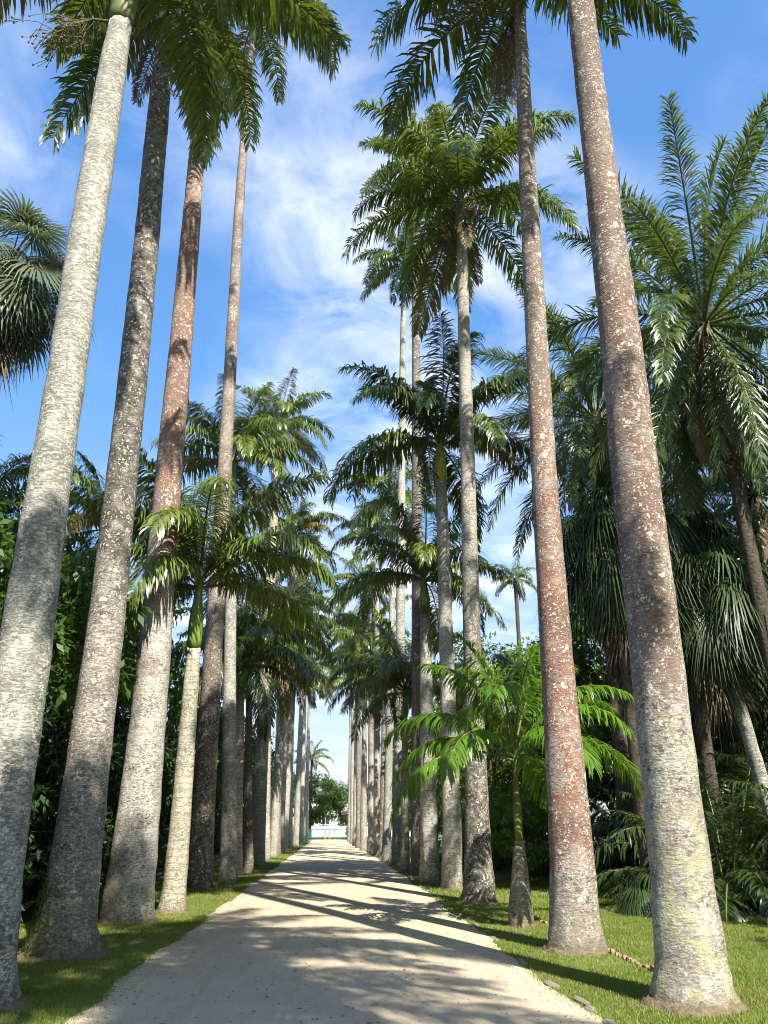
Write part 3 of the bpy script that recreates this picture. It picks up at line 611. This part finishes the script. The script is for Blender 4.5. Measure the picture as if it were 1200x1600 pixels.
# ------------------------------------------------------------------ broad-leaved trees and shrubs
def leaf_cloud(name, seed, cent, rads, per, leaf, mat, up=.35, spread=1.0):
    """leaf sprays: clump centres (n,3) with radii, 'per' leaves each -> one mesh of bent two-face leaves"""
    g = np.random.default_rng(seed); n = len(cent)
    c = np.repeat(cent, per, 0); rr = np.repeat(rads, per)
    d = g.normal(size=(n * per, 3)); d /= np.linalg.norm(d, axis=1, keepdims=True)
    rad = g.random(n * per) ** .5
    p = c + d * (rad * rr)[:, None] * np.array([1, 1, .72])
    ax = d * .8 + g.normal(size=d.shape) * .55 + np.array([0, 0, -.45]); ax /= np.linalg.norm(ax, axis=1, keepdims=True)
    nrm = g.normal(size=d.shape) * .6 + np.array([0, 0, 1.0]) + d * up
    s = np.cross(ax, nrm); s /= np.linalg.norm(s, axis=1, keepdims=True) + 1e-9
    nn = np.cross(s, ax)
    l = leaf * (.65 + .7 * g.random(n * per))[:, None]; w = l * .22
    a = p; b = p + ax * l * .45 + s * w + nn * l * .05; cc = p + ax * l - nn * l * .12; dd = p + ax * l * .45 - s * w + nn * l * .05
    V = np.stack([a, b, cc, dd], 1).reshape(-1, 3); F = np.arange(len(V)).reshape(-1, 4)
    return np_mesh(name, V, F, [mat])
def tree_parts(seed, h, rx, z0, mat, nclump=85, per=110, leaf=.20):
    g = np.random.default_rng(seed); r = random.Random(seed)
    cz = (h + z0) / 2; rz = (h - z0) / 2
    lob = g.normal(size=(9, 3)); lob /= np.linalg.norm(lob, axis=1, keepdims=True); la = .55 + .5 * g.random(9)
    d = g.normal(size=(nclump, 3)); d /= np.linalg.norm(d, axis=1, keepdims=True)
    k = np.max(np.clip(d @ lob.T, 0, 1) ** 3 * la, axis=1)
    rad = (.45 + .55 * g.random(nclump) ** .4) * (.68 + .5 * k)
    cent = d * rad[:, None] * np.array([rx, rx, rz]) + np.array([0, 0, cz])
    cent[:, 2] = np.maximum(cent[:, 2], .35)
    rads = (.40 + .4 * g.random(nclump)) * rx / 3.2
    crown_me = leaf_cloud('crown', seed, cent, rads, per, leaf, mat)
    mb = MB(); th = max(z0 + .5, h * .45)
    mb.tube([(0, 0, -.1), (.05, .02, th * .35), (-.05, .06, th * .7), (0, 0, th)], [.05 * h * .5, .034 * h * .5, .03 * h * .5, .022 * h * .5], 9, 0)
    for i in range(0, nclump, 4):
        e = Vector(cent[i]); s = Vector((0, 0, th * r.uniform(.55, 1.0))); m = s.lerp(e, .5) + Vector((0, 0, .25))
        mb.tube([s, m, e], [.012 * h * .5, .008 * h * .5, .006], 5, 0)
    return crown_me, mb.mesh('trunk', [M['wood']])
def put_tree(parts, loc, label, rz, s, name='broadleaf_tree', group=None, cat='tree'):
    t = thing(name, label, cat, (loc[0], loc[1], 0), group, rz)
    ob('trunk', parts[1], t, scale=s); ob('crown', parts[0], t, scale=s); return t
T_A = tree_parts(1, 7.6, 3.1, 1.6, M['broad'], 95, 120, .20)
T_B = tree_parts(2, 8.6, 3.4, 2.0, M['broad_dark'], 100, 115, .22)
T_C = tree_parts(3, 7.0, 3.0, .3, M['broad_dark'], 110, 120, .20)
T_D = tree_parts(4, 9.5, 4.4, .8, M['broad'], 120, 120, .26)
T_E = tree_parts(5, 2.6, 1.5, .2, M['broad_lime'], 60, 90, .13)
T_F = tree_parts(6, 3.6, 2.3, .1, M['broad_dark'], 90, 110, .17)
LT = [(-8.3,10.4,'B',1.0,'dark leafy tree filling the gap behind the pale palm trunk'),(-8.0,15.4,'A',1.12,'leafy tree behind the ivy-footed palm'),(-7.6,19.4,'A',1.1,'leafy tree showing pale sprays behind the short ringed palm'),(-8.2,23.6,'B',1.15,'dark leafy tree behind the very tall thin palm'),
      (-12.0,15.0,'C',1.2,'dense dark tree in the second rank of the hedge behind the ivy-footed palm'),(-12.5,21.5,'B',1.35,'tall dark tree in the second rank of the hedge beneath the fan palm'),(-11.6,28.0,'D',1.2,'rounded tree in the hedge beside the dark feathery palm'),(-8.4,29.5,'A',1.3,'leafy tree in the hedge past the very tall thin palm'),(-8.2,37,'B',1.05,'dark leafy tree in the hedge halfway along the avenue'),(-8.4,45,'A',1.1,'leafy tree in the far half of the hedge'),(-8.5,56,'D',.9,'rounded leafy tree in the far half of the hedge'),(-8.5,70,'D',1.0,'large rounded tree in the hedge toward the green fence'),(-9,86,'D',1.0,'large rounded tree in the hedge close to the green fence'),(-17,20,'D',1.1,'big rounded tree at the back of the hedge'),(-17.5,31,'D',1.15,'big rounded tree at the back of the hedge past the fan palm'),(-16.0,12,'D',1.0,'big rounded tree at the back of the hedge by the pale trunk')]
TP = {'A': T_A, 'B': T_B, 'C': T_C, 'D': T_D, 'E': T_E, 'F': T_F}
rr = random.Random(9)
for (x, y, k, s, lab) in LT: put_tree(TP[k], (x, y), lab, rr.uniform(0, 6.3), s)
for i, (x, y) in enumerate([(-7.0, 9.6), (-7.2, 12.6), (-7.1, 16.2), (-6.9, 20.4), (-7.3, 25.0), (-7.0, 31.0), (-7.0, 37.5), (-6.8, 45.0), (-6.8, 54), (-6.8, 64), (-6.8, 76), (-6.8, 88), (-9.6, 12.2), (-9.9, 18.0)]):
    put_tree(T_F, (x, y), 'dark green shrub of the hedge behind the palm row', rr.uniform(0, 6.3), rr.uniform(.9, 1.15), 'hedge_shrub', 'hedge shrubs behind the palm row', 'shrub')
RT = [(13.1,54.3,'D',1.35,'tall rounded tree beyond the lawn beneath the distant lone palm'),(8.5,45,'D',1.15,'rounded tree beyond the lawn close to the avenue'),(19.5,39,'D',1.1,'sunlit rounded tree at the back of the lawn'),(15.5,28,'B',1.5,'dark tree behind the shaggy feathery palm'),(13.0,31.5,'D',1.35,'rounded tree at the back of the lawn behind the fan palms'),(20,25,'D',1.5,'big tree far beyond the skirted palm'),(18,20,'C',1.2,'dense dark tree behind the palm clumps'),(9.5,62,'D',1.1,'rounded tree in the far half of the lawn side'),(8.5,76,'D',1.1,'rounded tree on the lawn side toward the green fence'),(8,88,'D',1.0,'rounded tree on the lawn side close to the green fence'),(15.5,17.0,'C',1.0,'dense dark tree at the lawn edge beside the palm clumps'),(11.8,35.5,'A',1.0,'leafy tree behind the sunny lawn')]
for (x, y, k, s, lab) in RT: put_tree(TP[k], (x, y), lab, rr.uniform(0, 6.3), s)
put_tree(T_D, (14.2, 8.2), 'spreading tree beside the lawn behind the photographer, nearer the avenue', 1.0, 1.15)
put_tree(T_D, (18.5, 10.5), 'spreading tree beside the lawn behind the photographer, farther from the avenue', 2.6, 1.25)
put_tree(T_E, (6.3, 33.0), 'bright lime-green shrub on the lawn behind the young palm', .4, 1.15, 'lime_shrub', None, 'shrub')
put_tree(T_E, (5.8, 26.0), 'full bright green shrub on the lawn beside the sooty palm trunk', 2.0, 1.15, 'lime_shrub', None, 'shrub')
put_tree(T_E, (8.0, 31.5), 'bright green shrub on the lawn edge between the red trunks', 4.0, .9, 'lime_shrub', None, 'shrub')
T_G = tree_parts(7, 8.0, 4.6, 1.7, M['broad'], 110, 100, .30)
put_tree(T_G, (-2.9, 102.5), 'leafy tree arching over the green fence under the pale feathery palm', .5, 1.0)
put_tree(T_G, (1.9, 104.0), 'leafy tree arching over the green fence on the lawn side', 2.5, .85)
put_tree(T_F, (2.6, 97.8), 'dark shrub at the lawn-side end of the green fence', 1.0, .62, 'hedge_shrub', None, 'shrub')
for i, (x, y, s) in enumerate([(-16, 108, 1.1), (-24, 112, 1.2), (14, 106, 1.1), (23, 110, 1.2)]):
    put_tree(T_D, (x, y), 'rounded tree of the screen beyond the green fence', rr.uniform(0, 6), s, group='trees screening the fence')

# ------------------------------------------------------------------ ivy on the flared foot
g_ = np.random.default_rng(77); nI = 520
z_ = g_.random(nI) ** 1.6 * 1.05; a_ = R(200) + g_.normal(size=nI) * .62; 
r_ = np.interp(z_, [p[2] for p in L2], [p[3] for p in L2]) + .02 + .03 * g_.random(nI)
p_ = np.stack([np.cos(a_) * r_, np.sin(a_) * r_, z_], 1); o_ = np.stack([np.cos(a_), np.sin(a_), .3 * np.ones(nI)], 1)
t1 = np.stack([-np.sin(a_), np.cos(a_), g_.normal(size=nI) * .3], 1); t2 = np.cross(o_, t1) + g_.normal(size=(nI, 3)) * .3
s_ = (.012 + .016 * g_.random(nI))[:, None]
Vi = np.stack([p_ - t2 * s_, p_ + t1 * s_ + o_ * .012, p_ + t2 * s_ + o_ * .02, p_ - t1 * s_ + o_ * .012], 1).reshape(-1, 3)
ivy = ob('ivy', np_mesh('ivy', Vi, np.arange(len(Vi)).reshape(-1, 4), [M['broad_lime']]), None, (-3.73, 12.8, 0))
tag(ivy, 'small-leaved ivy climbing the flared foot of a royal palm', 'ivy')

# ------------------------------------------------------------------ kerb stones, edging, bits on the ground
M['stone'] = plain('kerb_stone', (.26, .22, .165), (.17, .145, .11), .9, 12, .2, .6, .02)
M['clay'] = plain('clay_edging', (.27, .165, .11), (.17, .115, .08), .85, 10, .2, .4)
def stone_mesh(seed):
    r = random.Random(seed); mb = MB(); pts, rad = [], []
    for i, u in enumerate((-1, -.75, 0, .7, 1)): pts.append((r.uniform(-.01, .01), u * .5, 0)); rad.append((.28, .46, .5, .44, .25)[i] * r.uniform(.85, 1.1))
    mb.tube(pts, rad, 7, 0, True, .12, r); return mb.mesh('stone', [M['stone']], False)
ST = [stone_mesh(i) for i in range(6)]
kerb = tag(bpy.data.objects.new('kerb', None), kind='structure'); C.objects.link(kerb)
y = 6.0; rk = random.Random(21)
while y < 34:
    l = rk.uniform(.18, .42)
    if rk.random() < (.75 if y < 10 else .3):
        ob('stone', ST[rk.randrange(6)], kerb, (edge_r(y) + .04 + rk.uniform(-.03, .03), y + l / 2, -.005 + rk.uniform(0, .018)), 0, (rk.uniform(.08, .14), l * .95, rk.uniform(.04, .085)), (rk.uniform(-.1, .1), 0, rk.uniform(-.25, .25)))
    y += l + rk.uniform(.0, .04)
def tile_mesh():
    mb = MB(); prof = [(0, 0), (.0, .10), (.03, .135), (.07, .14), (.11, .135), (.14, .10), (.14, 0)]
    b = len(mb.v)
    for xx in (-.025, .025):
        for (a, z) in prof: mb.v.append((xx, a - .07, z - .05))
    n = len(prof); mb.f.append(tuple(range(n))); mb.f.append(tuple(range(2 * n - 1, n - 1, -1))); mb.mi += [0, 0]
    for i in range(n - 1): mb.f.append((i, i + n, i + n + 1, i + 1)); mb.mi.append(0)
    return mb.mesh('edging_tile', [M['clay']], False)
TM = tile_mesh()
edging = tag(bpy.data.objects.new('garden_edging', None), 'low terracotta edging tiles laid in a line on the lawn', 'edging'); C.objects.link(edging); edging.location = (4.0, 9.0, 0)
yy = 0.0
while yy < 9.5:
    if rk.random() < .93: ob('edging_tile', TM, edging, (rk.uniform(-.012, .012) - .018 * yy, yy, rk.uniform(-.07, -.015)), rk.uniform(-.3, .3), 1.0)
    yy += .15
lg = MB(); lg.tube([(0, 0, .05), (.9, .05, .07), (1.8, .0, .05), (2.9, .12, .06)], [.03, .06, .05, .02], 7, 0, True, .2, rk)
tag(ob('fallen_stalk', lg.mesh('fallen_stalk', [M['rachis_dead']]), None, (7.4, 13.7, 0), .05), 'brown fallen palm stalk lying across the lawn', 'fallen stalk')
tagp = MB(); tagp.box((0, 0, 0), (.10, .02, .17))
M['tagc'] = plain('tag_yellow', (.75, .42, .03), (.65, .36, .03), .5)
nt_ = ob('name_tag', tagp.mesh('name_tag', [M['tagc']], False), None, (-3.17, 32.685, 1.75)); tag(nt_, 'small yellow tag fixed to a dark palm trunk along the hedge', 'tag')

def scatter_bits(name, seed, n, region, size, mat, z=.035):
    g = np.random.default_rng(seed); x = region[0] + (region[1] - region[0]) * g.random(n); y = region[2] + (region[3] - region[2]) * g.random(n) ** 1.5
    a = g.random(n) * 6.28; l = size * (.3 + g.random(n) ** 2); w = l * (.12 + .3 * g.random(n))
    zz = .03 * (1 - np.abs(x) / 2.5) + .006; c, s = np.cos(a), np.sin(a); o = np.zeros(n)
    V = np.stack([np.stack([x - c * l, y - s * l, zz + .002], 1), np.stack([x + s * w, y - c * w, zz + .004 + l * .15], 1), np.stack([x + c * l, y + s * l, zz + .003], 1), np.stack([x - s * w, y + c * w, zz + .003], 1)], 1).reshape(-1, 3)
    return ob(name, np_mesh(name, V, np.arange(len(V)).reshape(-1, 4), [mat]))
tag(scatter_bits('leaf_litter', 5, 1500, (-2.9, 2.9, 5, 45), .032, M['frond_dead']), 'scattered brown leaf scraps on the sandy path', 'leaf litter', kind='stuff')

def gravel(n, seed):
    g = np.random.default_rng(seed); y = 6 + 24 * g.random(n) ** 1.6
    e = g.random(n) < .6; side = np.where(g.random(n) < .5, -1, 1)
    x = np.where(e, side * (2.42 - np.abs(g.normal(size=n)) * .22), -2.3 + 4.6 * g.random(n))
    z = .03 * (1 - np.abs(x) / 2.46) + .006; s = .004 + .011 * g.random(n) ** 3
    o = np.array([(1, 0, 0), (0, 1, 0), (-1, 0, 0), (0, -1, 0), (0, 0, .7), (0, 0, -.7)])
    V = np.stack([x, y, z], 1)[:, None, :] + o[None] * s[:, None, None] * (.6 + .8 * g.random((n, 6, 1)))
    f = np.array([(0, 1, 4), (1, 2, 4), (2, 3, 4), (3, 0, 4), (1, 0, 5), (2, 1, 5), (3, 2, 5), (0, 3, 5)])
    F = (np.arange(n)[:, None, None] * 6 + f[None]).reshape(-1, 3)
    return np_mesh('gravel', V.reshape(-1, 3), F, [M['stone']])
tag(ob('gravel', gravel(5000, 8)), 'loose fine gravel along the sandy path edges', 'gravel', kind='stuff')

# ------------------------------------------------------------------ grass blades
def grass_mat():
    s = NT('grass_blade'); at = s.n('ShaderNodeAttribute', attribute_name='tint'); tc = s.n('ShaderNodeTexCoord')
    a = s.noise(tc.outputs['Object'], .8, 4)
    col = s.mix(at.outputs['Fac'], (.11, .165, .024), (.22, .27, .055))
    col = s.mix(s.math('MULTIPLY', s.rng(a, .47, .66), .6), col, (.27, .25, .10))
    pr = s.principled(col, .5, .3); tr = s.n('ShaderNodeBsdfTranslucent', {'Color': s.mix(.5, col, (.25, .34, .03))})
    return s.done(s.n('ShaderNodeMixShader', {0: .35, 1: pr, 2: tr.outputs[0]}).outputs[0])
M['grass'] = grass_mat()
def grass(name, seed, regs, label):
    g = np.random.default_rng(seed); X, Y, H_ = [], [], []
    for (x0, x1, y0, y1, den, h) in regs:
        n = int((x1 - x0) * (y1 - y0) * den); x = x0 + (x1 - x0) * g.random(n); y = y0 + (y1 - y0) * g.random(n)
        X.append(x); Y.append(y); H_.append(np.full(n, h))
    x, y, h = map(np.concatenate, (X, Y, H_))
    el = np.array([edge_l(v) for v in np.linspace(-30, 100, 1301)]); er = np.array([edge_r(v) for v in np.linspace(-30, 100, 1301)]); yv = np.linspace(-30, 100, 1301)
    j = g.normal(size=len(x)) * .05
    keep = (x < np.interp(y, yv, el) + .02 + j) | (x > np.interp(y, yv, er) - .01 + j)
    patch = np.sin(x * 2.1 + np.sin(y * 1.3) * 2) * np.sin(y * 1.7 + x) ; keep &= g.random(len(x)) < .62 + .38 * patch
    x, y, h = x[keep], y[keep], h[keep]; n = len(x)
    a = g.random(n) * 6.28; hh = h * (.5 + .8 * g.random(n)); w = .0035 + hh * .07; b = g.random(n) * 6.28; ln = hh * (.25 + .6 * g.random(n))
    c, s = np.cos(a) * w, np.sin(a) * w; z0 = np.zeros(n) - .004
    V = np.stack([np.stack([x - c, y - s, z0], 1), np.stack([x + c, y + s, z0], 1), np.stack([x + np.cos(b) * ln, y + np.sin(b) * ln, hh], 1)], 1).reshape(-1, 3)
    me = np_mesh(name, V, np.arange(len(V)).reshape(-1, 3), [M['grass']])
    t = me.attributes.new('tint', 'FLOAT', 'POINT'); t.data.foreach_set('value', np.repeat(g.random(n), 3).astype(np.float32))
    return tag(ob(name, me), label, 'grass', kind='stuff')
grass('grass', 1, [(-4.6, -2.3, 6.5, 12, 6500, .03), (-5.6, -2.3, 12, 22, 3000, .035), (-5, -2.3, 22, 42, 700, .06), (-4.4, -2.3, 42, 92, 220, .08)], 'mown grass verge between the path and the hedge')
grass('grass', 2, [(2.3, 5.6, 6.5, 11, 6500, .03), (5.6, 9, 8, 13, 3000, .034), (2.2, 7, 11, 20, 3200, .034), (7, 11, 13, 20, 1400, .04), (2, 12, 20, 36, 380, .07), (1.3, 4.5, 36, 92, 160, .08)], 'mown sunny lawn beside the path')

# ------------------------------------------------------------------ far end: fence and house
M['fence'] = plain('fence_green', (.05, .20, .15), (.04, .16, .12), .5, 3)
M['white'] = plain('white_render', (.78, .78, .76), (.70, .70, .67), .8, 1.5, .2, .1)
M['glass'] = plain('window_glass', (.04, .05, .06), (.03, .04, .05), .1, 1, .6, 0)
M['roof'] = plain('roof_tile', (.30, .14, .08), (.22, .10, .06), .85, 5)
M['orange'] = plain('post_orange', (.75, .20, .03), (.65, .17, .03), .5, 3)
fence = thing('fence', 'low green metal fence across the end of the path', 'fence', (0, 99.8, 0))
pst = MB(); pst.box((0, 0, .62), (.09, .09, 1.28)); pst.box((0, 0, 1.29), (.12, .12, .05)); pme = pst.mesh('post', [M['fence']], False)
pan = MB()
for z in (.18, 1.08): pan.box((1.0, 0, z), (1.91, .035, .06))
for i in range(15): pan.box((.12 + i * .126, .03, .62), (.045, .02, 1.05))
pme2 = pan.mesh('picket_panel', [M['fence']], False)
for i in range(-8, 9):
    ob('post', pme, fence, (i * 2.0, 0, 0)); ob('picket_panel', pme2, fence, (i * 2.0, 0, 0))
for i, x in enumerate((-1.05, -.55)):
    po = MB(); po.tube([(0, 0, 0), (0, 0, .06), (0, 0, .07), (0, 0, .95), (0, 0, 1.0)], [.16, .16, .06, .05, .02], 10); 
    tag(ob('warning_post', po.mesh('warning_post', [M['orange']]), None, (x, 99.2, .008)), 'slim orange warning post in front of the green fence', 'post', 'orange posts by the fence')
house = thing('house', 'white rendered house behind the green fence', 'house', (0, 124, 0))
def part(name, m, boxes, parent=house):
    mb = MB()
    for (c, d) in boxes: mb.box(c, d)
    return ob(name, mb.mesh(name, [M[m]], False), parent)
part('wall', 'white', [((0, 3, 2.4), (22, 6, 5.0))]); part('parapet', 'white', [((0, 2.9, 5.0), (22.6, 6.6, .3))])
for z in (2.3,):
    for i in range(8):
        x = -9.4 + i * 2.7
        w = part('window', 'white', [((x, -.04, z + .72), (1.4, .12, .14)), ((x, -.05, z - .72), (1.5, .16, .12)), ((x - .63, -.04, z), (.12, .12, 1.3)), ((x + .63, -.04, z), (.12, .12, 1.3)), ((x, -.03, z), (.06, .08, 1.3))])
        part('pane', 'glass', [((x, -.006, z), (1.14, .03, 1.3))], w)
